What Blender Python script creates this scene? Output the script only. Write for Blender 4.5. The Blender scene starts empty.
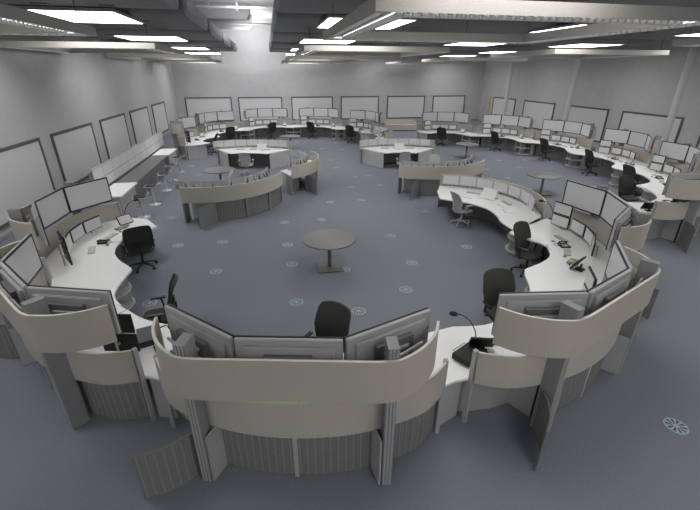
import bpy, bmesh, math, random
from math import sin, cos, pi, radians, atan2, hypot

scene = bpy.context.scene
COL = scene.collection
PHI = radians(11)
random.seed(7)


def G(x, y):  # surveyed coordinates -> room coordinates (walls are axis aligned)
    return (x * cos(PHI) + y * sin(PHI), -x * sin(PHI) + y * cos(PHI))


# ------------------------------------------------------------------ materials
def mat(name, col, rough=.6, speck=0.0, scale=220, metal=0.0, emit=0.0, spec=.5):
    m = bpy.data.materials.new(name)
    m.use_nodes = True
    nt = m.node_tree
    b = nt.nodes['Principled BSDF']
    b.inputs['Roughness'].default_value = rough
    b.inputs['Metallic'].default_value = metal
    b.inputs['Specular IOR Level'].default_value = spec
    c = (*col, 1)
    if speck > 0:
        tc = nt.nodes.new('ShaderNodeTexCoord')
        n = nt.nodes.new('ShaderNodeTexNoise')
        n.inputs['Scale'].default_value = scale
        n.inputs['Detail'].default_value = 2
        r = nt.nodes.new('ShaderNodeMapRange')
        r.inputs['From Min'].default_value = .3
        r.inputs['From Max'].default_value = .7
        r.inputs['To Min'].default_value = 1 - speck
        r.inputs['To Max'].default_value = 1 + speck
        mx = nt.nodes.new('ShaderNodeVectorMath')
        mx.operation = 'SCALE'
        mx.inputs[0].default_value = col
        nt.links.new(tc.outputs['Object'], n.inputs['Vector'])
        nt.links.new(n.outputs['Fac'], r.inputs['Value'])
        nt.links.new(r.outputs['Result'], mx.inputs['Scale'])
        nt.links.new(mx.outputs['Vector'], b.inputs['Base Color'])
    else:
        b.inputs['Base Color'].default_value = c
    if emit > 0:
        b.inputs['Emission Color'].default_value = c
        b.inputs['Emission Strength'].default_value = emit
    return m


M = dict(
    carpet=mat('carpet', (.212, .224, .258), .95, .10, 60, spec=.1),
    wall=mat('wall_paint', (.47, .47, .475), .9, .03, 3, spec=.2),
    ceil=mat('ceiling_paint', (.75, .75, .77), .9),
    slab=mat('ceiling_slab_grey', (.17, .17, .172), .55, .05, 3),
    slab_edge=mat('ceiling_slab_edge', (.42, .42, .43), .6),
    beige=mat('beige_fixture', (.46, .44, .40), .6, .08, 90),
    fabric=mat('cream_fabric', (.50, .472, .415), .95, .07, 260, spec=.15),
    fabric_edge=mat('cream_trim', (.70, .66, .59), .7),
    white=mat('white_laminate', (.86, .86, .85), .45),
    white_panel=mat('white_panel', (.52, .52, .52), .5),
    grey=mat('grey_metal', (.27, .272, .278), .5, .05, 60),
    lgrey=mat('light_grey_metal', (.43, .43, .435), .5, .05, 60),
    dgrey=mat('dark_grey_metal', (.15, .15, .155), .5),
    ridge=mat('ridge_grey', (.28, .28, .285), .5),
    cabinet=mat('cabinet_grey', (.205, .205, .208), .6, .10, 80),
    rib=mat('rib_grey', (.30, .30, .30), .6),
    screen=mat('blank_screen', (.68, .68, .69), .45, .07, 160),
    lscreen=mat('pale_screen', (.68, .68, .69), .5, .05, 160),
    black=mat('black_plastic', (.012, .012, .012), .45),
    blackmesh=mat('black_mesh', (.035, .035, .035), .8, .3, 300),
    darkfab=mat('dark_fabric', (.045, .045, .043), .85, .12, 300),
    chairwhite=mat('white_chair', (.45, .45, .46), .6),
    table=mat('table_grey', (.15, .142, .14), .4, .04, 200),
    tablebase=mat('table_base_grey', (.13, .125, .12), .5),
    pole=mat('chrome_pole', (.6, .6, .6), .3, metal=.3),
    board=mat('whiteboard', (.60, .60, .605), .5, .05, 120),
    bframe=mat('board_frame', (.10, .10, .102), .5),
    column=mat('column_white', (.55, .55, .56), .6),
    vent=mat('vent_pale', (.36, .425, .46), .5),
    ventdark=mat('vent_slot', (.11, .12, .14), .8),
    lamp=mat('luminous_panel', (1, .99, .975), .5, emit=7.0),
    strip=mat('luminous_strip', (1, .99, .98), .5, emit=2.6),
    yellow=mat('ochre_door', (.55, .40, .10), .6),
    red=mat('red_button', (.6, .03, .03), .5),
    sage=mat('sage_device', (.30, .31, .24), .5),
    amber=mat('amber_label', (.55, .45, .15), .5),
    wire=mat('black_wire', (.03, .03, .03), .5),
)


# ------------------------------------------------------------------ mesh builder
class MB:
    def __init__(s):
        s.v, s.f, s.m, s.mats = [], [], [], []

    def mi(s, m):
        if m not in s.mats:
            s.mats.append(m)
        return s.mats.index(m)

    def add(s, vs, fs, m):
        o = len(s.v)
        s.v += [tuple(p) for p in vs]
        i = s.mi(m)
        for f in fs:
            s.f.append([o + k for k in f])
            s.m.append(i)
        return s

    def box(s, c, d, m='white', rz=0, rx=0, ry=0):
        hx, hy, hz = d[0] / 2, d[1] / 2, d[2] / 2
        vs = []
        for z in (-hz, hz):
            for x, y in ((-hx, -hy), (hx, -hy), (hx, hy), (-hx, hy)):
                p = (x, y, z)
                if rx:
                    p = (p[0], p[1] * cos(rx) - p[2] * sin(rx), p[1] * sin(rx) + p[2] * cos(rx))
                if ry:
                    p = (p[0] * cos(ry) + p[2] * sin(ry), p[1], -p[0] * sin(ry) + p[2] * cos(ry))
                if rz:
                    p = (p[0] * cos(rz) - p[1] * sin(rz), p[0] * sin(rz) + p[1] * cos(rz), p[2])
                vs.append((p[0] + c[0], p[1] + c[1], p[2] + c[2]))
        return s.add(vs, [(3, 2, 1, 0), (4, 5, 6, 7), (0, 1, 5, 4), (1, 2, 6, 5), (2, 3, 7, 6), (3, 0, 4, 7)], m)

    def prism(s, poly, z0, z1, m='white', mtop=None):
        n = len(poly)
        a = sum(poly[i][0] * poly[(i + 1) % n][1] - poly[(i + 1) % n][0] * poly[i][1] for i in range(n))
        if a < 0:
            poly = poly[::-1]
        vs = [(x, y, z0) for x, y in poly] + [(x, y, z1) for x, y in poly]
        s.add(vs, [tuple(range(n))[::-1]] + [(i, (i + 1) % n, n + (i + 1) % n, n + i) for i in range(n)], m)
        s.add([(x, y, z1) for x, y in poly], [tuple(range(n))], mtop or m)
        return s

    def ribbon(s, pts, z0, z1, t, m, side=1, mtop=None):
        n = len(pts)
        nor = []
        for i in range(n):
            a, b = pts[max(0, i - 1)], pts[min(n - 1, i + 1)]
            dx, dy = b[0] - a[0], b[1] - a[1]
            L = hypot(dx, dy) or 1
            nor.append((-dy / L * side, dx / L * side))
        q = [(p[0] + k[0] * t, p[1] + k[1] * t) for p, k in zip(pts, nor)]
        vs = []
        for p, r in zip(pts, q):
            vs += [(p[0], p[1], z0), (p[0], p[1], z1), (r[0], r[1], z1), (r[0], r[1], z0)]
        fs, ft = [], []
        for i in range(n - 1):
            a, b = 4 * i, 4 * i + 4
            fs += [(a, b, b + 1, a + 1), (a + 3, a + 2, b + 2, b + 3), (a, a + 3, b + 3, b)]
            ft.append((a + 1, b + 1, b + 2, a + 2))
        fs += [(0, 1, 2, 3), (4 * n - 4, 4 * n - 1, 4 * n - 2, 4 * n - 3)]
        s.add(vs, fs, m)
        o = len(s.v) - len(vs)
        i = s.mi(mtop or m)
        for f in ft:
            s.f.append([o + k for k in f])
            s.m.append(i)
        return s

    def tube(s, pts, r, m, n=8):
        rs = r if isinstance(r, (list, tuple)) else [r] * len(pts)
        vs = []
        for i, p in enumerate(pts):
            a, b = pts[max(0, i - 1)], pts[min(len(pts) - 1, i + 1)]
            d = [b[k] - a[k] for k in range(3)]
            L = math.sqrt(sum(x * x for x in d)) or 1
            d = [x / L for x in d]
            u = (0, 0, 1) if abs(d[2]) < .9 else (1, 0, 0)
            e = (d[1] * u[2] - d[2] * u[1], d[2] * u[0] - d[0] * u[2], d[0] * u[1] - d[1] * u[0])
            L = math.sqrt(sum(x * x for x in e))
            e = [x / L for x in e]
            g = (d[1] * e[2] - d[2] * e[1], d[2] * e[0] - d[0] * e[2], d[0] * e[1] - d[1] * e[0])
            for k in range(n):
                t = 2 * pi * k / n
                vs.append(tuple(p[j] + rs[i] * (cos(t) * e[j] + sin(t) * g[j]) for j in range(3)))
        fs = []
        for i in range(len(pts) - 1):
            for k in range(n):
                a, b = i * n + k, i * n + (k + 1) % n
                fs.append((a, b, b + n, a + n))
        fs += [tuple(range(n))[::-1], tuple(range((len(pts) - 1) * n, len(pts) * n))]
        return s.add(vs, fs, m)

    def lathe(s, prof, m, n=32, c=(0, 0)):
        vs = []
        for r, z in prof:
            for k in range(n):
                t = 2 * pi * k / n
                vs.append((c[0] + r * cos(t), c[1] + r * sin(t), z))
        fs = []
        for i in range(len(prof) - 1):
            for k in range(n):
                a, b = i * n + k, i * n + (k + 1) % n
                fs.append((a, b, b + n, a + n))
        fs += [tuple(range(n))[::-1], tuple(range((len(prof) - 1) * n, len(prof) * n))]
        return s.add(vs, fs, m)

    def shell(s, fn, nu, nv, t, m):
        """solid slab: fn(u,v) -> (x,y,z), u,v in 0..1, thickness t along +y"""
        vs = []
        for k in (0, 1):
            for j in range(nv + 1):
                for i in range(nu + 1):
                    p = fn(i / nu, j / nv)
                    q = p if len(p) == 3 else p
                    vs.append((q[0], q[1] + k * t, q[2]))
        W = nu + 1
        N = W * (nv + 1)
        fs = []
        for j in range(nv):
            for i in range(nu):
                a = j * W + i
                fs.append((a, a + 1, a + W + 1, a + W))
                fs.append((N + a, N + a + W, N + a + W + 1, N + a + 1))
        for i in range(nu):
            fs.append((i, N + i, N + i + 1, i + 1))
            a = nv * W + i
            fs.append((a, a + 1, N + a + 1, N + a))
        for j in range(nv):
            a = j * W
            fs.append((a, a + W, N + a + W, N + a))
            a = j * W + nu
            fs.append((a, N + a, N + a + W, a + W))
        return s.add(vs, fs, m)

    def mesh(s, name, smooth=False, bevel=0):
        me = bpy.data.meshes.new(name)
        me.from_pydata(s.v, [], s.f)
        for k in s.mats:
            me.materials.append(M[k])
        me.polygons.foreach_set('material_index', s.m)
        bm = bmesh.new()
        bm.from_mesh(me)
        bmesh.ops.remove_doubles(bm, verts=bm.verts, dist=1e-5)
        bmesh.ops.recalc_face_normals(bm, faces=bm.faces)
        if bevel:
            ed = [e for e in bm.edges if len(e.link_faces) == 2 and e.calc_face_angle(0) > .6]
            bmesh.ops.bevel(bm, geom=ed, offset=bevel, segments=2, affect='EDGES', clamp_overlap=True)
        bm.to_mesh(me)
        bm.free()
        if smooth:
            me.polygons.foreach_set('use_smooth', [True] * len(me.polygons))
            try:
                me.set_sharp_from_angle(angle=radians(50))
            except Exception:
                pass
        return me


CACHE = {}


def part(name, mb, parent, smooth=False, bevel=0, loc=(0, 0, 0), rz=0, key=None, label=None):
    """one mesh object; mb is an MB or a function that makes one (cached by key)"""
    if key and key in CACHE:
        me = CACHE[key]
    else:
        if callable(mb):
            mb = mb()
        me = mb.mesh(name, smooth, bevel)
        if key:
            CACHE[key] = me
    o = bpy.data.objects.new(name, me)
    COL.objects.link(o)
    o.location = loc
    o.rotation_euler = (0, 0, rz)
    if parent:
        o.parent = parent
    if label:
        o['label'] = label
    return o


def tag(o, label, cat, group=None, kind=None):
    if label:
        o['label'] = label
    if cat:
        o['category'] = cat
    if group:
        o['group'] = group
    if kind:
        o['kind'] = kind
    return o


def thing(name, label, cat, loc, rz=0, group=None):
    o = bpy.data.objects.new(name, None)
    COL.objects.link(o)
    o.empty_display_size = .1
    o.location = loc
    o.rotation_euler = (0, 0, rz)
    return tag(o, label, cat, group)


def dup(root, loc, rz, label, group=None, rx=None):
    r = root.copy()
    COL.objects.link(r)
    r.location = loc
    r.rotation_euler = (0, 0, rz)
    r['label'] = label
    if group:
        r['group'] = group
    for ch in list(root.children):
        c = ch.copy()
        COL.objects.link(c)
        c.parent = r
        for g in list(ch.children):
            d = g.copy()
            COL.objects.link(d)
            d.parent = c
    return r


PROTO = {}


def place(kind, maker, loc, rz, label, group=None):
    """first call builds the thing, later calls copy it with its parts"""
    if kind not in PROTO:
        t = maker()
        t.location = loc
        t.rotation_euler = (0, 0, rz)
        t['label'] = label
        if group:
            t['group'] = group
        PROTO[kind] = t
        return t
    return dup(PROTO[kind], loc, rz, label, group)


def struct(name, mb, loc=(0, 0, 0), smooth=False):
    o = part(name, mb, None, smooth, loc=loc)
    o['kind'] = 'structure'
    return o


def smoothline(pts, n=6):
    """Catmull-Rom through the points"""
    out = []
    P = [pts[0]] + list(pts) + [pts[-1]]
    for i in range(1, len(P) - 2):
        a, b, c, d = P[i - 1], P[i], P[i + 1], P[i + 2]
        for k in range(n):
            t = k / n
            out.append(tuple(.5 * (2 * b[j] + (c[j] - a[j]) * t + (2 * a[j] - 5 * b[j] + 4 * c[j] - d[j]) * t * t
                                   + (3 * b[j] - a[j] - 3 * c[j] + d[j]) * t ** 3) for j in range(len(b))))
    out.append(tuple(pts[-1]))
    return out


def arc(c, r, a0, a1, n):
    return [(c[0] + r * cos(radians(a0 + (a1 - a0) * i / n)), c[1] + r * sin(radians(a0 + (a1 - a0) * i / n))) for i in range(n + 1)]


# ------------------------------------------------------------------ room
X0, X1, Y0, Y1, ZC = -7.4, 19.8, -11.0, 37.15, 7.6
struct('floor', MB().box(((X0 + X1) / 2, (Y0 + Y1) / 2, -.05), (X1 - X0 + .4, Y1 - Y0 + .4, .1), 'carpet'))
struct('ceiling', MB().box(((X0 + X1) / 2, (Y0 + Y1) / 2, ZC + .05), (X1 - X0 + .4, Y1 - Y0 + .4, .1), 'ceil'))
struct('wall_left', MB().box((X0 - .1, (Y0 + Y1) / 2, ZC / 2), (.2, Y1 - Y0, ZC), 'wall'))
struct('wall_back', MB().box(((X0 + X1) / 2, Y1 + .1, ZC / 2), (X1 - X0 + .4, .2, ZC), 'wall'))
struct('wall_front', MB().box(((X0 + X1) / 2, Y0 - .1, ZC / 2), (X1 - X0 + .4, .2, ZC), 'wall'))
# right wall with the doorway near the back corner
wr = MB()
wr.box((X1 + .1, (Y0 + 35.2) / 2, ZC / 2), (.2, 35.2 - Y0, ZC), 'wall')
wr.box((X1 + .1, (36.5 + Y1) / 2, ZC / 2), (.2, Y1 - 36.5, ZC), 'wall')
wr.box((X1 + .1, 35.85, (2.1 + ZC) / 2), (.2, 1.3, ZC - 2.1), 'wall')
struct('wall_right', wr)
dr = struct('door_1', MB().box((X1 + .16, 35.85, 1.05), (.06, 1.3, 2.1), 'wall').box((X1 + .12, 35.47, 1.05), (.04, .55, 2.1), 'yellow'))
part('door_handle', MB().box((X1 + .09, 35.65, 1.0), (.05, .12, .03), 'dgrey'), dr)
bb = MB()
bb.box((X0 + .01, (Y0 + Y1) / 2, .05), (.02, Y1 - Y0, .1), 'grey')
struct('baseboard_left', bb)
struct('baseboard_back', MB().box(((X0 + X1) / 2, Y1 - .01, .05), (X1 - X0, .02, .1), 'grey'))

# white boards
def whiteboard(cx, cy, w, rz, label):
    t = thing('whiteboard', label, 'whiteboard', (cx, cy, 0), rz, 'whiteboards on the walls')
    fr = MB()
    z0, z1, h = .3, 2.25, .095
    fr.box((0, -.03, z1 - h / 2), (w, .05, h), 'bframe').box((0, -.03, z0 + h / 2), (w, .05, h), 'bframe')
    for s in (-1, 1):
        fr.box((s * (w / 2 - h / 2), -.03, (z0 + z1) / 2), (h, .05, z1 - z0 - 2 * h), 'bframe')
    part('frame', fr, t, key=('bf', round(w, 2)))
    part('writing_surface', MB().box((0, -.02, (z0 + z1) / 2), (w - 2 * h, .03, z1 - z0 - 2 * h), 'board'), t, key=('bs', round(w, 2)))


LB = [(7.0, 10.5), (11.3, 14.87), (15.65, 19.17), (20.1, 23.5), (24.4, 27.95), (29.0, 32.5)]
for i, (a, b) in enumerate(LB):
    nm = ['nearest the camera, mostly outside the frame', 'cut by the left edge of the frame', 'second in view from the left edge', 'third in view from the left edge',
          'fourth in view from the left edge', 'last before the back corner'][i]
    whiteboard(X0, (a + b) / 2, b - a, pi / 2, 'dark framed whiteboard on the left wall, ' + nm)
for i, c in enumerate((-4.9, -.65, 3.8, 8.08, 12.4, 16.57)):
    nm = ['above the back left corner desks', 'second from the left', 'third from the left', 'fourth from the left', 'fifth, above the cream sofa', 'last on the right'][i]
    whiteboard(c, Y1, [3.75, 3.7, 3.65, 3.5, 3.6, 3.2][i], 0, 'dark framed whiteboard on the back wall, ' + nm)
for i, (a, b) in enumerate([(31.3, 34.8), (26.4, 30.1), (21.5, 25.1), (16.8, 20.5), (12.1, 15.75)]):
    nm = ['farthest, next to the yellow door', 'second from the yellow door', 'third from the yellow door', 'fourth from the yellow door', 'nearest, at the right edge of the frame'][i]
    whiteboard(X1, (a + b) / 2, b - a, -pi / 2, 'dark framed whiteboard on the right wall, ' + nm)

# columns
for i, (y, w) in enumerate([(16.43, 'nearest'), (23.55, 'middle'), (30.8, 'farthest')]):
    o = part('round_column', lambda: MB().lathe([(.145, 0), (.145, ZC)], 'column', 28), None, True, loc=(18.6, y, 0), key='colm')
    tag(o, 'slim round white column along the right wall, %s of the three' % w, 'column', 'white columns on the right', )

# ------------------------------------------------------------------ ceiling baffles, lamps, fixtures
def baffle(xa, xb, y0, y1, label):
    """wide hanging slab with rounded underside and chamfered far corner"""
    t = thing('ceiling_baffle', label, 'ceiling panel', (0, 0, 0), 0, 'grey slabs under the ceiling')
    D = y1 - y0
    prof = [(0, 5.9), (0, 5.68), (.12, 5.56), (.35, 5.5), (1.0, 5.47), (D - 1.0, 5.47), (D - .35, 5.5), (D - .12, 5.56), (D, 5.68), (D, 5.9)]
    b = MB()
    n = len(prof)
    vs = [(xa, y0 + p, z) for p, z in prof] + [(xb, y0 + p, z) for p, z in prof]
    b.add(vs, [(i, (i + 1) % n, n + (i + 1) % n, n + i) for i in range(n)], 'slab')
    part('slab', b, t, True)
    for x, k in ((xa, -1), (xb, 1)):
        e = MB()
        q = [(x + k * (.0 if z > 6 else .22 if False else 0), y0 + p, z) for p, z in prof]
        e.add([(x, y0 + p, min(z, 6.0)) for p, z in prof] + [(x + k * .05, y0 + max(.3, min(D - .3, p)), max(5.62, z)) for p, z in prof],
              [(i, (i + 1) % n, n + (i + 1) % n, n + i) for i in range(n)] + [tuple(range(n, 2 * n))], 'slab_edge')
        part('end_cap', e, t)
    for fx in (.25, .5, .75):
        x = xa + (xb - xa) * fx
        for fy in (.3, .8):
            part('grille', lambda: MB().box((0, 0, 0), (.3, .16, .02), 'dgrey'), t, loc=(x, y0 + D * fy, 5.462), key='grl')


rows = [(-10.4, -5.2), (-4.6, .6), (1.2, 6.4), (6.9, 11.6), (12.1, 16.8), (17.3, 22.0), (22.5, 27.4), (28.2, 33.0)]
for i, (a, b) in enumerate(rows):
    pos = ['first', 'second', 'third', 'fourth', 'fifth', 'sixth', 'seventh', 'last'][i]
    baffle(X0 + .35, -1.9, a, b, 'wide grey ceiling slab left of the central gap, %s row' % pos)
    baffle(.4, 17.5, a, b, 'wide grey ceiling slab right of the central gap, %s row' % pos)

def lamp_panel(x, y, w, d, label):
    t = thing('luminous_ceiling_panel', label, 'ceiling light', (x, y, 5.41), 0, 'bright rectangular ceiling lights')
    f = MB()
    f.box((0, -d / 2 - .02, .03), (w + .08, .04, .06), 'lgrey').box((0, d / 2 + .02, .03), (w + .08, .04, .06), 'lgrey')
    f.box((-w / 2 - .02, 0, .03), (.04, d, .06), 'lgrey').box((w / 2 + .02, 0, .03), (.04, d, .06), 'lgrey')
    part('frame', f, t, key=('lf', w, d))
    part('diffuser', MB().box((0, 0, .01), (w, d, .02), 'lamp'), t, key=('ld', w, d))
    part('housing', MB().box((0, 0, .045), (w + .06, d + .06, .05), 'lgrey'), t, key=('lh', w, d))


CW = ['left', 'centre right', 'right', 'far right']
RW = ['added fill row at the room end', 'added fill row behind the camera', 'row over the nearest console', 'nearest in view', 'second row', 'third row', 'row by the back wall']
for ci, cx in enumerate((-4.4, 2.76, 9.85, 15.6)):
    for ri, cy in enumerate((-9.2, -2.0, 5.2, 12.45, 19.6, 27.2, 34.05)):  # first two rows, behind the camera, are added as frontal fill light
        lamp_panel(cx, cy, 2.25, 2.45, 'bright rectangular ceiling light, %s column, %s' % (CW[ci], RW[ri]))

def ring_fixture(x0, x1, y0, y1, label):
    """rectangular ring of beige box luminaires with louvred undersides, hung by wires"""
    t = thing('ring_luminaire', label, 'hanging light', ((x0 + x1) / 2, (y0 + y1) / 2, 4.8), 0, 'hanging rectangular light rings')
    W, D, b, H = x1 - x0, y1 - y0, .48, .15
    key = (round(W, 1), round(D, 1))

    def housing():
        q = MB()
        for s in (-1, 1):
            q.box((0, s * (D / 2 - .015), H / 2), (W, .03, H), 'beige')
            q.box((s * (W / 2 - .015), 0, H / 2), (.03, D - .06, H), 'beige')
            q.box((0, s * (D / 2 - b + .015), H / 2), (W - 2 * b + .06, .03, H), 'beige')
            q.box((s * (W / 2 - b + .015), 0, H / 2), (.03, D - 2 * b, H), 'beige')
            q.box((0, s * (D / 2 - b / 2), .07), (W - .06, b - .06, .02), 'ridge')
            q.box((s * (W / 2 - b / 2), 0, .07), (b - .06, D - 2 * b, .02), 'ridge')
        return q

    def strips():
        q = MB()
        for s in (-1, 1):
            for o in (.1, b - .1):
                q.box((0, s * (D / 2 - o), .05), (W - 2 * o - .04, .035, .012), 'strip')
                q.box((s * (W / 2 - o), 0, .05), (.035, D - 2 * o - .1, .012), 'strip')
        return q

    def louvre():
        q = MB()
        n = int(W / .13)
        for s in (-1, 1):
            for o in (.1, b - .1):
                for k in range(n):
                    x = -W / 2 + o + .05 + (W - 2 * o - .1) * k / (n - 1)
                    q.box((x, s * (D / 2 - o), .022), (.02, .09, .04), 'lgrey')
                m = int(D / .13)
                for k in range(m):
                    y = -D / 2 + o + .05 + (D - 2 * o - .1) * k / (m - 1)
                    q.box((s * (W / 2 - o), y, .022), (.09, .02, .04), 'lgrey')
        return q

    part('housing', housing, t, key=('rh', key))
    part('light_strip', strips, t, key=('rs', key))
    part('louvre', louvre, t, key=('rl', key))['kind'] = 'stuff'

    for sx in (-1, -.33, .33, 1):
        for sy in (-1, 1):
            part('suspension_wire', lambda: MB().tube([(0, 0, H), (0, 0, .64)], .006, 'wire', 4), t, loc=(sx * (W / 2 - .2), sy * (D / 2 - .2), 0), key='rwire')


for ci, (a, b) in enumerate([(-7.3, -3.1), (1.22, 6.0), (9.9, 14.6)]):
    for ri, (c, d) in enumerate([(-4.0, .4), (4.87, 9.35), (13.8, 18.2), (22.6, 27.0), (31.3, 35.7)]):  # first ring row is out of view, added to light the foreground
        ring_fixture(a, b, c, d, 'beige rectangular ring of hanging lights, %s column, %s row' % (['left', 'middle', 'right'][ci], ['first', 'second', 'third', 'fourth', 'farthest'][ri]))

# ducts and pipes above the central gap
for i, (y, z) in enumerate([(24.5, 7.2), (29.5, 6.95)]):
    o = part('ceiling_pipe', lambda: MB().tube([(-3.2, 0, 0), (2.0, 0, 0)], .06, 'lgrey', 12), None, True, loc=(0, y, z), key='pipe')
    tag(o, 'white pipe crossing the central ceiling gap, %s one' % ['nearer', 'farther'][i], 'pipe', 'pipes in the ceiling gap')
    for k, x in enumerate((-2.6, -1.2, 1.3)):
        h = part('hanger_rod', lambda: MB().tube([(0, 0, 0), (0, 0, .55)], .03, 'lgrey', 8), None, True, loc=(x, y, z + .05 if i else z - .15), key='hgr')
        tag(h, 'short grey rod holding the %s ceiling pipe, %s' % (['nearer', 'farther'][i], ['left end', 'middle', 'right end'][k]), 'rod', 'rods in the ceiling gap')
for i, y in enumerate((27.0, 31.5)):
    def duct():
        q = MB()
        P = [(-1.6, .75), (-1.6, .2), (-1.45, .05), (-1.2, 0), (1.1, 0), (1.4, .06), (1.55, .25), (1.6, .75)]
        n = len(P)
        q.add([(x, -.9, z) for x, z in P] + [(x, .9, z) for x, z in P], [(k, (k + 1) % n, n + (k + 1) % n, n + k) for k in range(n)] + [tuple(range(n)), tuple(range(n, 2 * n))], 'slab_edge')
        return q
    o = part('air_duct', duct, None, loc=(-2.2, y, 6.85), key='duct')
    tag(o, 'grey rounded air duct under the upper ceiling, %s' % ['nearer', 'farther'][i], 'duct', 'air ducts')

# ------------------------------------------------------------------ small things
def make_large_display():
    t = thing('large_display', '', 'display', (0, 0, 0))
    w, h = 1.05, .58
    b = MB()
    b.box((0, .03, h / 2 - .002), (w, .046, h - .004), 'lgrey')
    hs = part('housing', b, t, bevel=.006)
    f = MB()
    f.box((0, 0, h - .011), (w, .02, .026), 'black').box((0, 0, .011), (w, .02, .026), 'black')
    for s in (-1, 1):
        f.box((s * (w / 2 - .012), 0, h / 2), (.026, .014, h - .036), 'black')
    part('bezel', f, t)
    part('screen', MB().box((0, .003, h / 2), (w - .046, .01, h - .044), 'screen'), t)
    k = MB()
    k.box((0, .07, h / 2), (w - .16, .035, h - .14), 'lgrey')
    part('back_cover', k, t, bevel=.01)
    r = MB()
    r.box((0, .115, h / 2 - .01), (.46, .06, .3), 'dgrey')
    r.box((0, .16, h / 2 + .05), (.30, .03, .03), 'lgrey').box((0, .16, h / 2 - .07), (.30, .03, .03), 'lgrey')
    part('mount_box', r, t)
    return t


def make_small_monitor(w=.5, h=.29, stand=.08):
    t = thing('small_monitor', '', 'monitor', (0, 0, 0))
    b = MB()
    b.box((0, .018, h / 2), (w, .028, h), 'black')
    part('housing', b, t, bevel=.006)
    part('screen', MB().box((0, -.003, h / 2), (w - .05, .01, h - .05), 'screen'), t)
    part('mount_arm', MB().tube([(0, .03, h / 2), (0, .1, h / 2), (0, .1, -stand)], .016, 'lgrey', 8), t)
    return t


def make_low_screen():
    t = thing('low_screen', '', 'screen', (0, 0, 0))
    part('panel', MB().box((0, .012, .155), (.535, .022, .31), 'lgrey'), t, bevel=.004)
    part('screen', MB().box((0, -.002, .155), (.50, .008, .28), 'lscreen'), t)
    b = MB()
    for s in (-1, 1):
        b.add([(s * .12, .024, .28), (s * .2, .024, .1), (s * .16, .12, .1)], [(0, 1, 2)], 'dgrey')
        b.tube([(s * .12, .03, .28), (0, .1, .12)], .008, 'lgrey', 5)
    b.tube([(0, .06, .1), (0, .06, -.08)], .014, 'dgrey', 6)
    part('bracket', b, t)
    return t


def make_tablet():
    t = thing('tilted_touch_screen', '', 'touch screen', (0, 0, 0))
    b = MB().box((0, 0, .13), (.34, .03, .24), 'black', rx=-.5)
    part('housing', b, t, bevel=.005)
    part('screen', MB().box((0, -.017, .138), (.30, .006, .20), 'screen', rx=-.5), t)
    part('stand', MB().box((0, .06, .01), (.16, .14, .02), 'black').box((0, .07, .07), (.05, .02, .12), 'black'), t)
    return t


def make_phone():
    t = thing('desk_phone', '', 'phone', (0, 0, 0))
    b = MB()
    b.box((0, 0, .02), (.24, .2, .035), 'black', rx=.06)
    part('base', b, t, bevel=.006)
    h = MB().tube(smoothline([(-.07, -.09, .06), (-.085, -.04, .075), (-.085, .04, .08), (-.07, .09, .065)], 3), [.02, .024, .018, .014, .014, .014, .014, .018, .024, .02], 'black', 8)
    part('handset', h, t, True)
    part('keypad', MB().box((.05, 0, .041), (.09, .12, .006), 'lgrey', rx=.06), t)
    part('call_button', MB().box((.09, -.075, .042), (.03, .02, .008), 'red'), t, label='small red button')
    part('cord', MB().tube(smoothline([(-.1, -.09, .03), (-.15, -.13, .006), (-.08, -.17, .006), (0, -.15, .006), (.02, -.1, .02)], 4), .005, 'black', 5), t, True)
    return t


def make_keyboard():
    t = thing('keyboard', '', 'keyboard', (0, 0, 0))
    part('case', MB().box((0, 0, .008), (.40, .13, .014), 'ridge'), t, bevel=.003)
    part('keys', MB().box((0, 0, .017), (.38, .11, .006), 'white_panel'), t)
    return t


def make_mouse():
    t = thing('computer_mouse', '', 'mouse', (0, 0, 0))
    part('shell', MB().lathe([(.02, .0), (.033, .004), (.036, .015), (.028, .028), (.01, .034)], 'ridge', 14), t, True)
    part('scroll_wheel', MB().box((0, .012, .034), (.006, .016, .008), 'black'), t)
    return t


def make_paper():
    t = thing('paper_sheet', '', 'paper', (0, 0, 0))
    part('sheet', MB().box((0, 0, .003), (.30, .21, .004), 'white'), t)
    part('dark_edge', MB().box((0, -.108, .003), (.30, .008, .006), 'ridge').box((-.153, 0, .003), (.006, .21, .006), 'ridge'), t)
    return t


def make_mic():
    t = thing('gooseneck_microphone', '', 'microphone', (0, 0, 0))
    part('base', MB().box((0, 0, .015), (.12, .16, .03), 'black'), t, bevel=.005)
    P = smoothline([(0, 0, .03), (.0, .02, .2), (-.03, .1, .36), (-.1, .2, .45), (-.15, .27, .46)], 5)
    part('gooseneck', MB().tube(P, .008, 'black', 6), t, True)
    part('microphone_head', MB().tube([(-.14, .25, .46), (-.15, .27, .46), (-.18, .32, .465), (-.195, .345, .465)], [.02, .035, .035, .02], 'black', 10), t, True)
    return t


def make_radio():
    t = thing('radio_unit', '', 'radio', (0, 0, 0))
    part('body', MB().box((0, 0, .045), (.40, .26, .09), 'black'), t, bevel=.008)
    part('front_panel', MB().box((0, -.132, .045), (.36, .008, .06), 'dgrey'), t)
    part('handle', MB().tube([(-.12, -.13, .07), (-.12, -.165, .07), (.12, -.165, .07), (.12, -.13, .07)], .007, 'lgrey', 6), t)
    return t


def make_sage():
    t = thing('control_box', '', 'control box', (0, 0, 0))
    part('case', MB().box((0, 0, .02), (.26, .13, .035), 'sage'), t, bevel=.005)
    part('paper_label', MB().box((.03, 0, .04), (.08, .06, .006), 'amber'), t)
    part('plug', MB().tube([(.13, 0, .02), (.22, .02, .02)], .014, 'black', 8), t)
    return t


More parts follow.
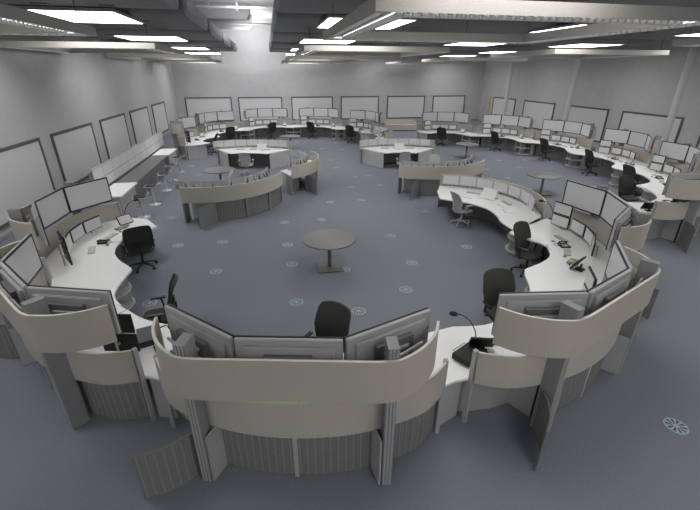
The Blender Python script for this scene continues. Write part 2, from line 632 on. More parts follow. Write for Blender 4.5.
# ------------------------------------------------------------------ chairs
def chair_base(t, m):
    b = part('base_hub', MB().lathe([(.04, .10), (.045, .14), (.03, .16), (.028, .28), (.02, .29), (.02, .42)], m, 16), t, True)
    for k in range(5):
        a = 2 * pi * k / 5 + .3
        c, s_ = cos(a), sin(a)
        lg = part('leg', MB().tube([(0.03 * c, .03 * s_, .125), (.17 * c, .17 * s_, .11), (.30 * c, .30 * s_, .085)], [.026, .02, .015], m, 7), t, True)
        part('caster', MB().tube([(.30 * c - .02 * s_, .30 * s_ + .02 * c, .032), (.30 * c + .02 * s_, .30 * s_ - .02 * c, .032)], .032, m, 12)
             .tube([(.30 * c, .30 * s_, .05), (.30 * c, .30 * s_, .09)], .012, m, 6), lg, True)


def back_fn(z0, z1, w0, w1, w2):
    def fn(u, v):
        z = z0 + (z1 - z0) * v
        w = w0 + (w1 - w0) * min(1, v * 2) if v < .5 else w1 + (w2 - w1) * (v - .5) * 2
        e = 1 - .14 * max(0, (v - .85) / .15) ** 2 - .12 * max(0, (.12 - v) / .12) ** 2
        x = (u - .5) * 2
        y = -.22 - .16 * v + .05 * sin(v * pi) - .05 * x * x * -1
        return (x * w * e, y, z - .03 * x * x * v)
    return fn


def make_chair(style):
    m = 'chairwhite' if style == 'white' else 'black'
    cush = {'white': 'chairwhite', 'mesh': 'blackmesh', 'solid': 'darkfab'}[style]
    t = thing('task_chair', '', 'chair', (0, 0, 0))

    def seat(u, v):
        x, y = (u - .5) * 2, (v - .5) * 2
        r = (1 - .12 * abs(y) ** 3)
        return (x * .25 * r, .0, y * .24 * (1 - .08 * abs(x) ** 3))
    q = MB()
    n = 24
    ring = [(.255 * abs(cos(2 * pi * k / n)) ** .5 * (1 if cos(2 * pi * k / n) > 0 else -1), .25 * abs(sin(2 * pi * k / n)) ** .5 * (1 if sin(2 * pi * k / n) > 0 else -1)) for k in range(n)]
    lv = [(.86, .42), (.98, .435), (1.0, .46), (.97, .485), (.85, .498)]
    vs = [(x * s_, y * s_, z) for s_, z in lv for x, y in ring]
    fs = [(i * n + k, i * n + (k + 1) % n, (i + 1) * n + (k + 1) % n, (i + 1) * n + k) for i in range(len(lv) - 1) for k in range(n)]
    fs += [tuple(range(n))[::-1], tuple(range(4 * n, 5 * n))]
    q.add(vs, fs, cush)
    part('seat', q, t, True)
    fn = back_fn(.50, 1.13, .23, .29, .27) if style != 'white' else back_fn(.50, 1.05, .2, .25, .23)
    if style == 'solid' or style == 'white':
        part('backrest', MB().shell(fn, 10, 12, -.035, cush), t, True)
    else:
        br = part('backrest', MB().shell(fn, 10, 12, -.012, 'darkfab' if False else 'blackmesh'), t, True)
        P = [fn(i / 10, 0) for i in range(11)] + [fn(1, j / 12) for j in range(1, 13)] + [fn(1 - i / 10, 1) for i in range(1, 11)] + [fn(0, 1 - j / 12) for j in range(1, 13)]
        part('back_frame', MB().tube([(p[0], p[1] - .006, p[2]) for p in P], .018, 'black', 7), br, True)
        part('lumbar_pad', MB().shell(lambda u, v: (lambda p: (p[0] * .8, p[1] - .03, p[2]))(fn(u, .2 + v * .2)), 8, 3, -.03, 'black'), br, True)
    part('back_stem', MB().tube([(0, -.1, .40), (0, -.24, .41), (0, -.285, .5), (0, -.29, .7)], [.03, .028, .025, .02], m, 8), t, True)
    for s in (-1, 1):
        a = part('armrest', MB().tube([(s * .16, -.02, .42), (s * .29, -.04, .43), (s * .30, -.06, .5), (s * .30, -.04, .65)], .017, m, 7), t, True)
        part('arm_pad', MB().box((s * .295, .0, .665), (.075, .25, .03), m), a, bevel=.01)
    part('seat_plate', MB().box((0, 0, .41), (.26, .24, .03), m), t)
    chair_base(t, m)
    return t


def make_stool():
    t = thing('bar_stool', '', 'stool', (0, 0, 0))
    part('base', MB().lathe([(.20, 0), (.2, .012), (.05, .025), (.03, .04)], 'pole', 28), t, True)
    part('column', MB().lathe([(.028, .03), (.028, .64)], 'pole', 12), t, True)
    part('seat', MB().box((0, 0, .665), (.36, .34, .035), 'black'), t, bevel=.015)
    f = MB()
    for s in (-1, 1):
        f.tube(smoothline([(.18 * s, .2, .65), (.185 * s, 0, .645), (.185 * s, -.16, .65), (.18 * s, -.26, .74)], 4), .014, 'pole', 6)
    f.tube([(-.18, -.26, .74), (.18, -.26, .74)], .014, 'pole', 6)
    f.tube([(-.18, .2, .65), (.18, .2, .65)], .014, 'pole', 6)
    part('seat_frame', f, t, True)
    g = MB()
    g.tube(smoothline([(0, .02, .3), (-.0, .22, .28), (.14, .25, .28), (.14, .25, .52), (0, .2, .6)], 4), .012, 'pole', 6)
    part('footrest', g, t, True)
    return t


def make_table():
    t = thing('round_table', '', 'table', (0, 0, 0))
    part('tabletop', MB().lathe([(.58, .70), (.605, .705), (.61, .72), (.605, .732), (.58, .735)], 'table', 56), t, True)
    part('column', MB().lathe([(.06, .03), (.045, .05), (.045, .70)], 'tablebase', 20), t, True)
    part('base', MB().box((0, 0, .015), (.6, .6, .03), 'tablebase'), t, bevel=.008)
    return t


# ------------------------------------------------------------------ control consoles
LOWARC = [(-1.68, -.53), (-1.42, -.24), (-.95, -.02), (-.5, .1), (0, .14), (.5, .1), (.95, -.02), (1.42, -.24), (1.68, -.53)]
UP = [(-1.52, -.46), (-1.46, -.26), (-1.33, -.05), (-1.16, .11), (-.97, .20)] + [(-.5, .21), (0, .21), (.5, .21)] + [(.97, .20), (1.16, .11), (1.33, -.05), (1.46, -.26), (1.52, -.46)]
LA = smoothline(LOWARC, 5)


def off(pts, d):
    n = len(pts)
    out = []
    for i in range(n):
        a, b = pts[max(0, i - 1)], pts[min(n - 1, i + 1)]
        dx, dy = b[0] - a[0], b[1] - a[1]
        L = hypot(dx, dy)
        out.append((pts[i][0] - dy / L * d, pts[i][1] + dx / L * d))
    return out


def sub(pts, a, b):
    """piece of a polyline with x between a and b (x monotone)"""
    out = []
    for i in range(len(pts) - 1):
        p, q = pts[i], pts[i + 1]
        for lim in (a, b):
            if (p[0] - lim) * (q[0] - lim) < 0:
                t = (lim - p[0]) / (q[0] - p[0])
                out.append((lim, p[1] + t * (q[1] - p[1])))
        if a <= q[0] <= b:
            out.append(q)
    if a <= pts[0][0] <= b:
        out.append(pts[0])
    return sorted(set(out))


def ribbed(pts, z0, z1, pitch=.085):
    q = MB()
    q.ribbon(pts, z0, z1, .02, 'cabinet', -1)
    d = pitch / 2
    for p, r in zip(pts, pts[1:]):
        L = hypot(r[0] - p[0], r[1] - p[1])
        nx, ny = -(r[1] - p[1]) / L, (r[0] - p[0]) / L
        while d < L:
            x, y = p[0] + (r[0] - p[0]) * d / L, p[1] + (r[1] - p[1]) * d / L
            q.box((x + nx * .004, y + ny * .004, (z0 + z1) / 2), (.014, .008, z1 - z0 - .04), 'rib', rz=atan2(r[1] - p[1], r[0] - p[0]))
            d += pitch
        d -= L
    return q


CON = {  # name: x, y, outward angle (surveyed), phrase
    'C': (-.59, 3.15, -91.2, 'the console nearest the camera'),
    'BL': (-4.27, 4.48, -128.6, 'the lower left console'),
    'L': (-6.27, 8.01, -172.3, 'the left console by the stools'),
    'BR': (3.23, 4.36, -55.1, 'the lower right console'),
    'R': (5.47, 7.86, -11.3, 'the right console of front ring'),
    'a': (6.18, 27.12, 76.6, 'the console right of the cream sofa'),
    'b': (9.59, 25.05, 47.8, 'the console below the yellow door'),
    'c': (11.72, 21.81, 24.4, 'the console at the middle column'),
    'd': (12.46, 17.72, 3.0, 'the console left of nearest column'),
    'e': (11.91, 13.93, -19.2, 'the console right of nearest column'),
    'f': (9.7, 10.5, -55, 'the console at the right frame edge'),
    'k': (-9.3, 22.5, 188, 'the console past the counter end'),
    'g': (-8.88, 26.56, 150.2, 'the back left corner console'),
    'h': (-6.01, 29.5, 112, 'the second back console from left'),
    'i': (-2.11, 29.96, 77, 'the third back console from left'),
    'j': (1.31, 27.6, 36.9, 'the back console left of the sofa'),
}
NEXT = {'C': 'BL', 'BL': 'L', 'BR': 'C', 'R': 'BR', 'a': 'b', 'b': 'c', 'c': 'd', 'd': 'e', 'e': 'f', 'k': 'g', 'g': 'h', 'h': 'i', 'i': 'j'}
PREV = {v: k for k, v in NEXT.items()}


def to_s(n, p):
    x, y, a, _ = CON[n]
    a = radians(a)
    return (x + p[0] * sin(a) + p[1] * cos(a), y - p[0] * cos(a) + p[1] * sin(a))


def to_l(n, q):
    x, y, a, _ = CON[n]
    a = radians(a)
    dx, dy = q[0] - x, q[1] - y
    return (dx * sin(a) - dy * cos(a), dx * cos(a) + dy * sin(a))


def mid(p, q):
    return ((p[0] + q[0]) / 2, (p[1] + q[1]) / 2)


MICS = {'C': (-2.62, 4.4, 3.6), 'BR': (1.75, 4.5, .6), 'L': (-5.77, 9.62, -1.6), 'R': (5.25, 9.75, .5)}
CH = {'C': (-.38, 4.64, -120, 'solid'), 'BL': (-3.2, 5.6, -160, 'mesh'), 'L': (-4.85, 8.35, 125, 'mesh'), 'BR': (2.6, 5.72, -82, 'solid'), 'R': (4.05, 8.15, -55, 'solid'), 'e': (10.6, 14.7, 10, 'solid'), 'f': (9.15, 12.6, -80, 'solid')}
LSEND = {'R': ((3.99, 8.98), (5.25, 9.9))}
SEAM = {'C': (-2.75, 4.98), 'BR': (1.55, 4.95)}
INNER = {}
for n, (sx, sy, ang, desc) in CON.items():
    gx, gy = G(sx, sy)
    rz = radians(ang - 11 - 90)
    t = thing('control_console', 'curved control console with cream fabric screens, ' + desc, 'console', (gx, gy, 0), rz, 'tall curved control consoles')
    near = n in ('C', 'BL', 'L', 'BR', 'R', 'f')
    # --- worktop
    inner = [(-1.36, -1.82), (-.95, -1.45), (-.45, -1.19), (.1, -1.14), (.6, -1.2), (1.0, -1.46), (1.36, -1.82)]
    if n in NEXT:
        m = NEXT[n]
        so_p = to_l(n, mid(to_s(n, (1.76, -.62)), to_s(m, (-1.76, -.62))))
        si_p = to_l(n, SEAM[n] if n in SEAM else mid(to_s(n, (1.62, -1.93)), to_s(m, (-1.62, -1.93))))
        rp = [so_p, si_p]
        if n == 'C':
            inr = smoothline([inner[3], inner[4], (1.05, -1.38), (1.5, -1.62), si_p], 4)[::-1][1:]
        elif n == 'BR':
            inr = smoothline([inner[3], inner[4], si_p], 4)[::-1][1:]
        else:
            gh = to_l(n, to_s(m, (-1.36, -1.82)))
            inr = smoothline(inner[3:] + [si_p, gh], 4)[:-4][::-1][1:]
    else:
        rp = [(1.74, -.62), (1.5, -1.25), (.9, -1.66)]
        inr = smoothline([(.66, -1.38), (.4, -1.2), (.1, -1.14)], 4)
    if n in PREV:
        m = PREV[n]
        so_m = to_l(n, mid(to_s(n, (-1.76, -.62)), to_s(m, (1.76, -.62))))
        si_m = to_l(n, SEAM[m] if m in SEAM else mid(to_s(n, (-1.62, -1.93)), to_s(m, (1.62, -1.93))))
        if n == 'C':
            inl = smoothline([inner[3], inner[2], (-.75, -1.25), (-1.4, -1.55), si_m], 4)
        elif n == 'BL':
            inl = smoothline([inner[3], inner[2], si_m], 4)
        else:
            gh = to_l(n, to_s(m, (1.36, -1.82)))
            inl = smoothline([inner[3], inner[2], inner[1], inner[0], si_m, gh], 4)[:-4]
        lp = [so_m]
        inl = inl[1:]
    elif n in LSEND:
        si_m, so_m = to_l(n, LSEND[n][0]), to_l(n, LSEND[n][1])
        inl = smoothline([inner[3], (-.08, -1.25), (-.3, -1.52), (-.58, -1.82), si_m], 4)[1:]
        lp = [so_m]
    else:
        inl = smoothline([(.1, -1.14), (-.4, -1.2), (-.66, -1.38)], 4)[1:] + [(-.9, -1.66), (-1.5, -1.25), (-1.74, -.62)]
        lp = []
    outer = off(LA, -.035)
    poly = lp + outer + rp + inr + inl
    part('worktop', MB().prism(poly, .70, .735, 'white'), t)
    # --- screens
    part('upper_fabric_screen', lambda: MB().ribbon(smoothline(UP, 4), 1.27, 1.77, .03, 'fabric', 1, 'fabric_edge'), t, True, key='ups')
    part('lower_fabric_screen', lambda: MB().ribbon(LA, .69, 1.16, .03, 'fabric', 1, 'fabric_edge'), t, True, key='lows')

    for s in (-1, 1):
        part('end_post', lambda: MB().box((0, 0, .585), (.05, .05, 1.17), 'lgrey'), t, loc=(s * 1.70, -.555, 0), key='endp')
    for s in (-1, 1):
        def post():
            q = MB()
            q.box((0, .09, .94), (.11, .2, 1.88), 'grey')
            for k in range(4):
                q.box((-.054, .02 + k * .047, .94), (.006, .02, 1.87), 'ridge').box((.054, .02 + k * .047, .94), (.006, .02, 1.87), 'ridge')
            for k in range(3):
                q.box((-.035 + k * .035, .192, .94), (.014, .01, 1.87), 'lgrey')
            return q
        part('post', post, t, loc=(s * .99, -.01, 0), rz=-s * .1, key='post')
        part('post_panel', lambda s=s: MB().ribbon([(s * .845, -.08), (s * .94, .18)], .01, .68, .02, 'lgrey', s), t, key='ppan%d' % s)

    for z in (1.45, 1.62):
        part('display_rail', lambda: MB().tube([(-1.35, -.28, 0), (-.95, .1 - .03, 0), (-.5, .15, 0), (.5, .15, 0), (.95, .07, 0), (1.35, -.28, 0)], .018, 'lgrey', 6), t, loc=(0, 0, z), key='rails')
    # --- base
    CA = off(LA, -.05)
    part('cabinet_panel', lambda: ribbed(sub(CA, -.84, -.015), .015, .69), t, key='cp1')
    part('cabinet_panel', lambda: ribbed(sub(CA, .015, .84), .015, .69), t, key='cp2')
    part('cabinet_panel', lambda: ribbed(sub(CA, -1.7, -.93), .015, .69), t, key='cp3')
    part('cabinet_door', lambda: ribbed(smoothline([(1.06, .04), (1.2, .2), (1.38, .33), (1.6, .42)], 4), .02, .66), t, key='cdoor', label='grey ribbed cabinet door standing open')

    part('panel_joint', lambda: MB().box((0, .095, .35), (.05, .03, .69), 'lgrey'), t, key='pj')
    part('side_panel', lambda: MB().ribbon([(1.68, -.72), (1.25, -.5), (.95, -.42), (.93, -.1)], .01, .69, .02, 'lgrey'), t, key='inset')

    def modesty():
        q = MB()
        q.ribbon(smoothline([(-1.15, -1.02), (-.75, -.8), (-.3, -.7), (.3, -.7), (.75, -.8), (1.15, -1.02)], 4), .01, .695, .02, 'cabinet')
        for x, y in ((-.75, -.82), (-.25, -.715), (.25, -.715), (.75, -.82)):
            q.box((x, y, .35), (.03, .03, .69), 'ridge')
        return q
    part('modesty_panel', modesty, t, key='mod')
    if n in NEXT:
        o1, o2 = (1.74, -.6), to_l(n, to_s(NEXT[n], (-1.74, -.6)))
        q = MB().ribbon([(o1[0] - .03, o1[1] - .1), (o2[0], o2[1] - .05)], .01, .69, .02, 'lgrey', 1)
        part('link_panel', q, t)
    else:
        part('end_panel', lambda: MB().prism([(1.70, -.62), (1.42, -1.18), (1.0, -1.45), (1.2, -1.0), (1.45, -.7)], .0, .695, 'lgrey'), t, key='endpan')
    if n not in PREV and n != 'R':
        part('end_panel', lambda: MB().prism([(-1.70, -.62), (-1.42, -1.18), (-1.0, -1.45), (-1.2, -1.0), (-1.45, -.7)], .0, .695, 'lgrey'), t, key='endpan2')

    # --- things carried by the console
    def at(lx, ly, z=.736, dr=0):
        wx, wy = G(*to_s(n, (lx, ly)))
        return (wx, wy, z), rz + dr

    A = radians(32)
    W = 1.065
    PN = ['leftmost', 'middle', 'rightmost']
    for i, (lx, ly, dr_) in enumerate([(-W / 2 - W / 2 * cos(A), -W / 2 * sin(A), A), (0, 0, 0), (W / 2 + W / 2 * cos(A), -W / 2 * sin(A), -A)]):
        p, r = at(lx, ly, 1.29, dr_)
        place('disp', make_large_display, p, r, 'large pale display, %s of three on %s' % (PN[i], desc), 'large displays above the consoles')
    V = [(-.82, -.47), (-.28, -.32), (.26, -.33), (.76, -.50)]
    for i in range(3):
        a, b = V[i], V[i + 1]
        p, r = at((a[0] + b[0]) / 2, (a[1] + b[1]) / 2, .85, atan2(b[1] - a[1], b[0] - a[0]))
        place('mon', make_small_monitor, p, r, 'small monitor, %s of low row, %s' % (PN[i], desc), 'small monitors on the consoles')
    for i, z in enumerate((.80, 1.10)):
        p, r = at(-1.08, -.62, z, .65)
        place('mons' + str(i), lambda: make_small_monitor(.48, .285, .06 if z < 1 else .30), p, r, 'small monitor, %s of stacked pair, %s' % (['lower', 'upper'][i], desc), 'small monitors on the consoles')
    p, r = at(1.15, -.85, .736, -.7)
    if n != 'BL':
        place('tab', make_tablet, p, r, 'small tilted touch screen on the worktop of ' + desc, 'tilted touch screens')
    if n in ('BL', 'BR'):
        p, r = at(1.4 if n == 'BR' else -1.0, -.85 if n == 'BR' else -.98, .736, .1 if n == 'BR' else -.4)
        place('radio', make_radio, p, r, 'black radio box behind the lower screen of ' + desc, 'black radio boxes')
    if n != 'C':
        p, r = at(.02, -.78, .736, .15)
        place('phone', make_phone, p, r, 'black desk phone with coiled cord on ' + desc, 'black desk phones')
    if near or n in 'cde':
        for j, (lx, ly, dr_) in enumerate([(.35, -.80, -.25), (-.42, -.72, .35)]):
            p, r = at(lx, ly, .736, dr_)
            place('kbd', make_keyboard, p, r, 'slim grey keyboard, %s one on %s' % (['right', 'left'][j], desc), 'keyboards')
        for j, (lx, ly) in enumerate([(.62, -.92), (-.2, -.95)]):
            p, r = at(lx, ly)
            place('mouse', make_mouse, p, r, 'small round grey mouse, %s one on %s' % (['right', 'left'][j], desc), 'computer mice')
        p, r = at(.15, -1.02, .736, .1)
        place('paper', make_paper, p, r, 'white paper sheet with dark edge on ' + desc, 'paper sheets')
        p, r = at(.86, -.85, .736, -.6)
        place('sage', make_sage, p, r, 'sage green control box with amber label on ' + desc, 'green control boxes')
    if n in MICS:
        mx, my, mr = MICS[n]
        place('mic', make_mic, (*G(mx, my), .736), mr, 'black gooseneck microphone at the edge of ' + desc, 'gooseneck microphones')
    # operator chair
    if n in CH:
        wx, wy, wd, st = CH[n]
        p, r = (*G(wx, wy), 0), radians(wd - 11 - 90)
    else:
        st = 'mesh'
        p, r = at(random.uniform(-.2, .25), -1.62, 0, random.uniform(-.5, .5))
    place('ch' + st, (lambda st=st: make_chair(st)), p, r, ('black mesh' if st == 'mesh' else 'dark grey padded') + ' swivel chair pulled up to ' + desc, 'dark swivel chairs')

# shelf units below the lobes between consoles
def make_shelf():
    t = thing('open_shelf_unit', '', 'shelf unit', (0, 0, 0))
    front = smoothline([(-.5, .28), (-.42, -.02), (-.24, -.2), (0, -.27), (.24, -.2), (.42, -.02), (.5, .28)], 4)
    for z in (.03, .36, .67):
        part('shelf', MB().prism(front, z, z + .025, 'white_panel'), t)
    for s in (-1, 1):
        part('side_panel', MB().box((s * .5, .2, .35), (.02, .34, .69), 'white_panel', rz=0), t)
    part('divider', MB().box((0, .02, .35), (.02, .5, .66), 'white_panel'), t)
    part('back_panel', MB().box((0, .29, .35), (1.0, .02, .69), 'cabinet'), t)
    return t


for n, m in NEXT.items():
    if n in SEAM:
        continue
    q = mid(to_s(n, (1.62, -1.93)), to_s(m, (-1.62, -1.93)))
    a = mid((cos(radians(CON[n][2])), sin(radians(CON[n][2]))), (cos(radians(CON[m][2])), sin(radians(CON[m][2]))))
    ang = atan2(a[1], a[0])
    q = (q[0] + .33 * cos(ang), q[1] + .33 * sin(ang))
    place('shelf', make_shelf, (*G(*q), 0), ang - PHI - pi / 2, 'white open shelf unit at the right end of ' + CON[n][3], 'open shelf units below the worktops')
place('shelf', make_shelf, (*G(4.3, 9.35), 0), radians(0) - PHI - pi / 2 + .05, 'white open shelf unit behind the padded chair on the right', 'open shelf units below the worktops')

# ------------------------------------------------------------------ low consoles
def low_console(name_desc, c, R, a0, a1, scr0, nscr, poly=None, rin=1.15, door=None, closed_ext=True, pods=(1, 1), inset=.30):
    """arc console: band outside at R, row of low screens inside; surveyed coordinates, angles in degrees, a0<a1"""
    gx, gy = G(*c)
    t = thing('low_console', 'low curved desk with cream band, ' + name_desc, 'desk', (gx, gy, 0), -PHI, 'low curved consoles')
    n = max(8, int((a1 - a0) / 4))
    band = arc((0, 0), R, a0, a1, n)[::-1]
    part('fabric_band', MB().ribbon(band, .64, 1.11, .03, 'fabric', 1, 'fabric_edge'), t, True)
    if poly:
        pl = [(x - c[0], y - c[1]) for x, y in poly]
    else:
        pl = []
    a0d, a1d = a0 + 0, a1 - 0
    outer = arc((0, 0), R - .035, a0d, a1d, n)
    if pl:
        work = outer + pl
    else:
        work = outer + arc((0, 0), rin, a1d - 6, a0d + 6, n)
    part('worktop', MB().prism(work, .70, .735, 'white'), t)
    # ribbed cabinet panels round the outside
    L = radians(a1 - a0) * R
    k = max(2, round(L / .85))
    for i in range(k):
        b0, b1 = a0 + (a1 - a0) * i / k, a0 + (a1 - a0) * (i + 1) / k
        g = 1.0
        if door is not None and i == door[0]:
            h = ((R - .05) * cos(radians(b1)), (R - .05) * sin(radians(b1)))
            p2 = (h[0] + .75 * cos(radians(door[1])), h[1] + .75 * sin(radians(door[1])))
            part('cabinet_door', ribbed([h, mid(h, p2), p2], .02, .64), t, label='grey ribbed cabinet door standing open')
            part('recess_panel', MB().ribbon(arc((0, 0), R - .45, b0 + g, b1 - g, 3), .01, .69, .02, 'lgrey'), t)
            part('frame_post', MB().box(((R - .15) * cos(radians(b0)), (R - .15) * sin(radians(b0)), .35), (.3, .05, .69), 'grey', rz=radians(b0)), t)
        else:
            part('cabinet_panel', ribbed(arc((0, 0), R - .06, b1 - g, b0 + g, 4), .015, .67), t)
        part('frame_post', MB().box(((R - .08) * cos(radians(b1)), (R - .08) * sin(radians(b1)), .35), (.12, .05, .69), 'grey', rz=radians(b1)), t)
    part('modesty_panel', MB().ribbon(arc((0, 0), R - .75, a1 - 8, a0 + 8, n), .01, .695, .02, 'cabinet'), t, True)
    if not poly:
        for s, aa in ((1, a0), (-1, a1)):
            if not pods[0 if s > 0 else 1]:
                continue
            q0, q1 = aa + s * 1.0, aa + s * 5
            part('end_pod', MB().prism([((R - .1) * cos(radians(q0)), (R - .1) * sin(radians(q0))), ((rin + .08) * cos(radians(q0 + s * 1)), (rin + .08) * sin(radians(q0 + s * 1))),
                                        ((rin + .5) * cos(radians(q1)), (rin + .5) * sin(radians(q1))), ((R - .1) * cos(radians(q1)), (R - .1) * sin(radians(q1)))], .0, .695, 'white_panel'), t)
    # screens
    rs = R - inset
    da = math.degrees(.545 / rs)
    for i in range(nscr):
        a = scr0 + da * (i + .5)
        p = G(c[0] + rs * cos(radians(a)), c[1] + rs * sin(radians(a)))
        o = ['first', 'second', 'third', 'fourth', 'fifth', 'sixth', 'seventh', 'eighth', 'ninth'][nscr - 1 - i if True else i]
        place('lowscr', make_low_screen, (*p, .85), radians(a) - PHI - pi / 2, 'pale low screen, %s clockwise on the %s' % (o, SHORT), 'low screens on the curved desks')
    for i in range(3):
        a = a0 + (a1 - a0) * (.3 + .2 * i)
        p = G(c[0] + (rs - .35) * cos(radians(a)), c[1] + (rs - .35) * sin(radians(a)))
        place('kbd', make_keyboard, (*p, .736), radians(a) - PHI - pi / 2, 'slim grey keyboard, %s clockwise on the %s' % (['last', 'middle', 'first'][i], SHORT), 'keyboards')
    return t


SHORT = 'desk joined to right front console'
low_console('joined to right console of front ring', (2.9, 10.78), 2.36, -20, 87, -19.5, 7,
            [(2.79, 12.39), (2.72, 11.6)] + smoothline([(3.47, 11.17), (3.85, 10.64), (3.92, 10.03), (3.87, 9.65), (3.93, 9.2), (3.99, 8.98)], 4))
SHORT = 'desk left of the centre'
low_console('left of centre with an open cabinet door', (-4.75, 13.72), 2.37, -96, -4, -112, 7, door=(0, -112), pods=(0, 0), inset=.56)
SHORT = 'desk just behind the left centre one'
low_console('just behind the left centre one, door open', (-3.5, 16.1), 2.2, -52, 36, -48, 6, door=(0, -57), pods=(0, 0), inset=.5)
SHORT = 'far left desk with a white chair'
low_console('far left, with a white chair', (-4.75, 17.2), 3.3, 56, 124, 56, 7, rin=1.75)
SHORT = 'far centre desk with a white chair'
low_console('far centre, with a white chair', (2.45, 17.8), 3.2, 56, 128, 58, 7, rin=1.4)
SHORT = 'right centre desk seen from behind'
low_console('right of centre, seen from behind with open door', (3.0, 16.85), 2.55, -118, -28, -122, 7, door=(0, -122), pods=(0, 0), inset=.56)
SHORT = 'small desk at the back centre'
low_console('small, at the back centre beside white chairs', (.5, 24.4), 1.95, -42, 40, -40, 5, pods=(0, 0))

def make_doc():
    t = thing('document_stand', '', 'stand', (0, 0, 0))
    part('panel', MB().box((0, .02, .16), (.46, .02, .32), 'white', rx=-.5), t, bevel=.004)
    part('foot', MB().box((0, .06, .01), (.2, .16, .02), 'lgrey').box((0, .09, .08), (.04, .02, .14), 'lgrey'), t)
    return t


for x, y, a, d in [(4.15, 11.55, 40, 'desk joined to right front console'), (-4.3, 19.55, 80, 'far left desk with a white chair'), (2.4, 19.9, 92, 'far centre desk with a white chair')]:
    place('doc', make_doc, (*G(x, y), .736), radians(a - 90) - PHI, 'white tilted document stand on the ' + d, 'document stands')
for x, y, a in [(3.6, 11.75, 60), (4.4, 10.9, 20), (4.35, 10.4, 0)]:
    place('paper', make_paper, (*G(x, y), .736), radians(a - 90) - PHI, 'white paper sheet on the desk joined to right front console', 'sheets on the right low desk')

# white chairs
for (x, y, r, d) in [(3.36, 11.35, 20, 'at the desk joined to the right front console'), (-4.5, 13.7, 200, 'inside the left centre desk'), (-4.6, 17.6, 95, 'before the far left desk'),
                     (2.4, 18.0, 95, 'before the far centre desk'), (3.6, 16.6, -80, 'inside the right centre desk'), (.9, 24.6, 10, 'at the small back centre desk')]:
    place('chwhite', lambda: make_chair('white'), (*G(x, y), 0), radians(r - 11 - 90), 'white plastic swivel chair ' + d, 'white swivel chairs')

# round tables
for (x, y, d) in [(-.48, 8.4, 'alone in the middle of the front ring'), (7.25, 14.7, 'on the right before the long curved desks'), (-5.1, 15.4, 'on the left between two curved desks'),
                  (6.25, 21.7, 'at the back right near the sofa side'), (-3.6, 24.4, 'at the back left before the rear desks')]:
    place('table', make_table, (*G(x, y), 0), 0, 'round grey pedestal table ' + d, 'round pedestal tables')

# ------------------------------------------------------------------ counter with stools on the left
t = thing('wall_counter', 'long dark counter with white ends and tiled screen wall, along left wall', 'counter', (0, 0, 0))
part('worktop', MB().box((-4.98, 16.95, .735), (.68, 5.0, .04), 'dgrey'), t)
part('end_worktop', MB().box((-4.96, 13.6, .74), (.72, 1.7, .05), 'white'), t, label='white counter end nearest the camera')
part('end_worktop', MB().box((-4.96, 20.3, .74), (.72, 1.7, .05), 'white'), t, label='white counter end farthest away')
part('end_cabinet', MB().box((-4.97, 13.55, .357), (.62, 1.5, .714), 'lgrey'), t)
part('end_cabinet', MB().box((-4.97, 20.35, .357), (.62, 1.5, .714), 'lgrey'), t)
for k in range(4):
    part('front_panel', MB().box((-4.85, 14.95 + k * 1.29, .355), (.03, 1.27, .70), 'cabinet'), t)
for k in range(11):
    part('tile_panel', lambda: MB().box((0, 0, .19), (.025, .79, .30), 'lscreen').box((0, 0, .53), (.025, .79, .34), 'lscreen').box((-.02, 0, .35), (.02, .81, .72), 'grey'), t,
         loc=(-5.38, 13.55 + k * .815, .78), key='tile')
part('top_rail', MB().tube([(-5.38, 13.1, 1.5), (-5.38, 22.15, 1.5)], .022, 'lgrey', 8), t)
part('back_support', MB().box((-5.45, 17.6, .73), (.05, 9.0, 1.4), 'grey'), t)
SP = [(-6.55, 11.93), (-6.79, 13.25), (-7.13, 15.02), (-7.5, 16.55), (-7.82, 18.15)]
for i, (x, y) in enumerate(SP):
    gx, gy = G(x, y)
    place('stool', make_stool, (gx, gy, 0), pi / 2 + [.2, -.1, .3, .1, -.3][i], 'black seated bar stool at the left counter, ' + ['nearest the camera', 'second from the camera', 'third, in the middle', 'fourth from the camera', 'farthest from the camera'][i], 'bar stools at the counter')

# sofa before the back wall
gx, gy = G(3.95, 32.8)
t = thing('sofa', 'long cream sofa before the back wall, below the fifth whiteboard', 'sofa', (gx, gy, 0), -PHI)
part('base', MB().box((0, 0, .2), (2.5, .8, .3), 'fabric'), t, bevel=.03)
for s in (-1, 0, 1):
    part('seat_cushion', MB().box((s * .76, -.06, .40), (.74, .66, .12), 'fabric'), t, bevel=.03)
part('backrest', MB().box((0, .34, .58), (2.5, .18, .5), 'fabric', rx=-.1), t, bevel=.04)
for s in (-1, 1):
    part('armrest', MB().box((s * 1.2, 0, .42), (.14, .8, .4), 'fabric'), t, bevel=.04)
part('foot', MB().box((0, 0, .03), (2.2, .6, .06), 'dgrey'), t)

# coat stand by the back right corner
gx, gy = G(9.6, 35.5)
t = thing('coat_stand', 'thin dark coat stand before the yellow door', 'coat stand', (gx, gy, 0))
part('pole', MB().lathe([(.02, .02), (.02, 1.7)], 'dgrey', 8), t, True)
part('base', MB().lathe([(.2, 0), (.2, .02)], 'dgrey', 20), t, True)
part('hook', MB().tube([(-.15, 0, 1.7), (0, 0, 1.62), (.15, 0, 1.7)], .012, 'dgrey', 6), t, True)

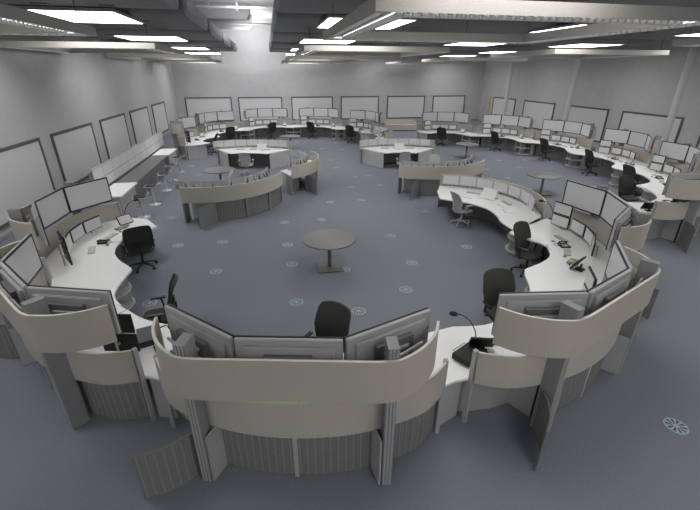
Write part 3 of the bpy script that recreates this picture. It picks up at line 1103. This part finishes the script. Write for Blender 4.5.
# floor vents
VENTS = [(-2.65, 10.36), (-3.27, 12.69), (-4.05, 12.88), (-3.96, 20.55), (-3.31, 18.58), (-1.51, 10.39), (0.2, 11.65), (0.22, 9.87), (1.35, 11.69), (1.9, 13.46), (3.05, 13.5), (3.11, 9.97),
         (2.96, 18.9), (3.01, 15.32), (4.21, 15.37), (4.13, 17.09), (3.51, 16.96), (0.25, 6.9), (1.41, 6.35), (2.57, 6.98), (-2.63, 7.41), (-1.49, 8.61), (4.82, 11.8), (4.87, 8.85), (3.12, 8.2),
         (4.92, 2.89), (12.57, 21.6), (11.67, 19.11), (10.03, 15.56), (13.11, 18.99), (11.77, 17.46), (10.0, 17.31), (10.0, 13.75), (1.68, 27.22), (4.07, 26.18), (2.94, 24.26), (4.11, 23.78),
         (3.01, 20.79), (4.74, 20.84), (0.27, 8.66), (1.45, 8.13)]


def make_vent():
    t = thing('floor_vent', '', 'floor vent', (0, 0, 0))
    part('rim', MB().lathe([(.14, 0), (.14, .004), (.13, .006)], 'vent', 28), t, True)
    q = MB()
    for k in range(10):
        a = 2 * pi * k / 10
        q.add([(.04 * cos(a - .2), .04 * sin(a - .2), .008), (.12 * cos(a - .16), .12 * sin(a - .16), .008), (.12 * cos(a + .16), .12 * sin(a + .16), .008), (.04 * cos(a + .2), .04 * sin(a + .2), .008)], [(0, 1, 2, 3)], 'ventdark')
    part('slots', q, t)
    return t


for i, (x, y) in enumerate(VENTS):
    lab = 'small round pale floor vent set in the carpet'
    if i == 25:
        lab = 'round pale floor vent alone in the bottom right of the floor'
    place('vent', make_vent, (x, y, 0), .3 * i, lab, 'round floor vents' if i != 25 else 'floor vent bottom right')

# ------------------------------------------------------------------ lights
def area(name, loc, sx, sy, power, rot=(0, 0, 0), col=(1, 1, 1)):
    l = bpy.data.lights.new(name, 'AREA')
    l.shape = 'RECTANGLE'
    l.size, l.size_y = sx, sy
    l.energy = power
    l.color = col
    o = bpy.data.objects.new(name, l)
    COL.objects.link(o)
    o.location = loc
    o.rotation_euler = rot
    return o


for cx in (-1.0,):  # unseen area lights without fixtures, added to brighten the ceiling gap
    for cy in (22, 31):
        area('gap_fill_light', (-.8, cy, 6.2), 1.6, 5, 120, (pi, 0, 0))
        area('gap_fill_light', (-.8, cy + 1.5, 7.4), 1.6, 3, 90)
area('gap_fill_light', (-.8, 34.2, 7.3), 1.8, .6, 130, (radians(55), 0, 0))  # added tilted fill that brightens the back wall below the gap

w = bpy.data.worlds.new('World')
scene.world = w
w.use_nodes = True
w.node_tree.nodes['Background'].inputs[0].default_value = (0, 0, 0, 1)

# ------------------------------------------------------------------ camera
cam = bpy.data.cameras.new('Camera')
co = bpy.data.objects.new('Camera', cam)
COL.objects.link(co)
cam.sensor_width = 36
cam.lens = 396 / 700 * 36
cam.clip_start = .05
cam.clip_end = 200
from mathutils import Matrix
co.matrix_world = Matrix.Translation((0, 0, 4.2)) @ Matrix.Rotation(-PHI, 4, 'Z') @ Matrix.Rotation(radians(90 - 24.8), 4, 'X') @ Matrix.Rotation(radians(.18), 4, 'Z')
scene.camera = co
scene.view_settings.view_transform = 'Standard'
scene.view_settings.look = 'None'
scene.view_settings.exposure = .04
scene.view_settings.gamma = 1
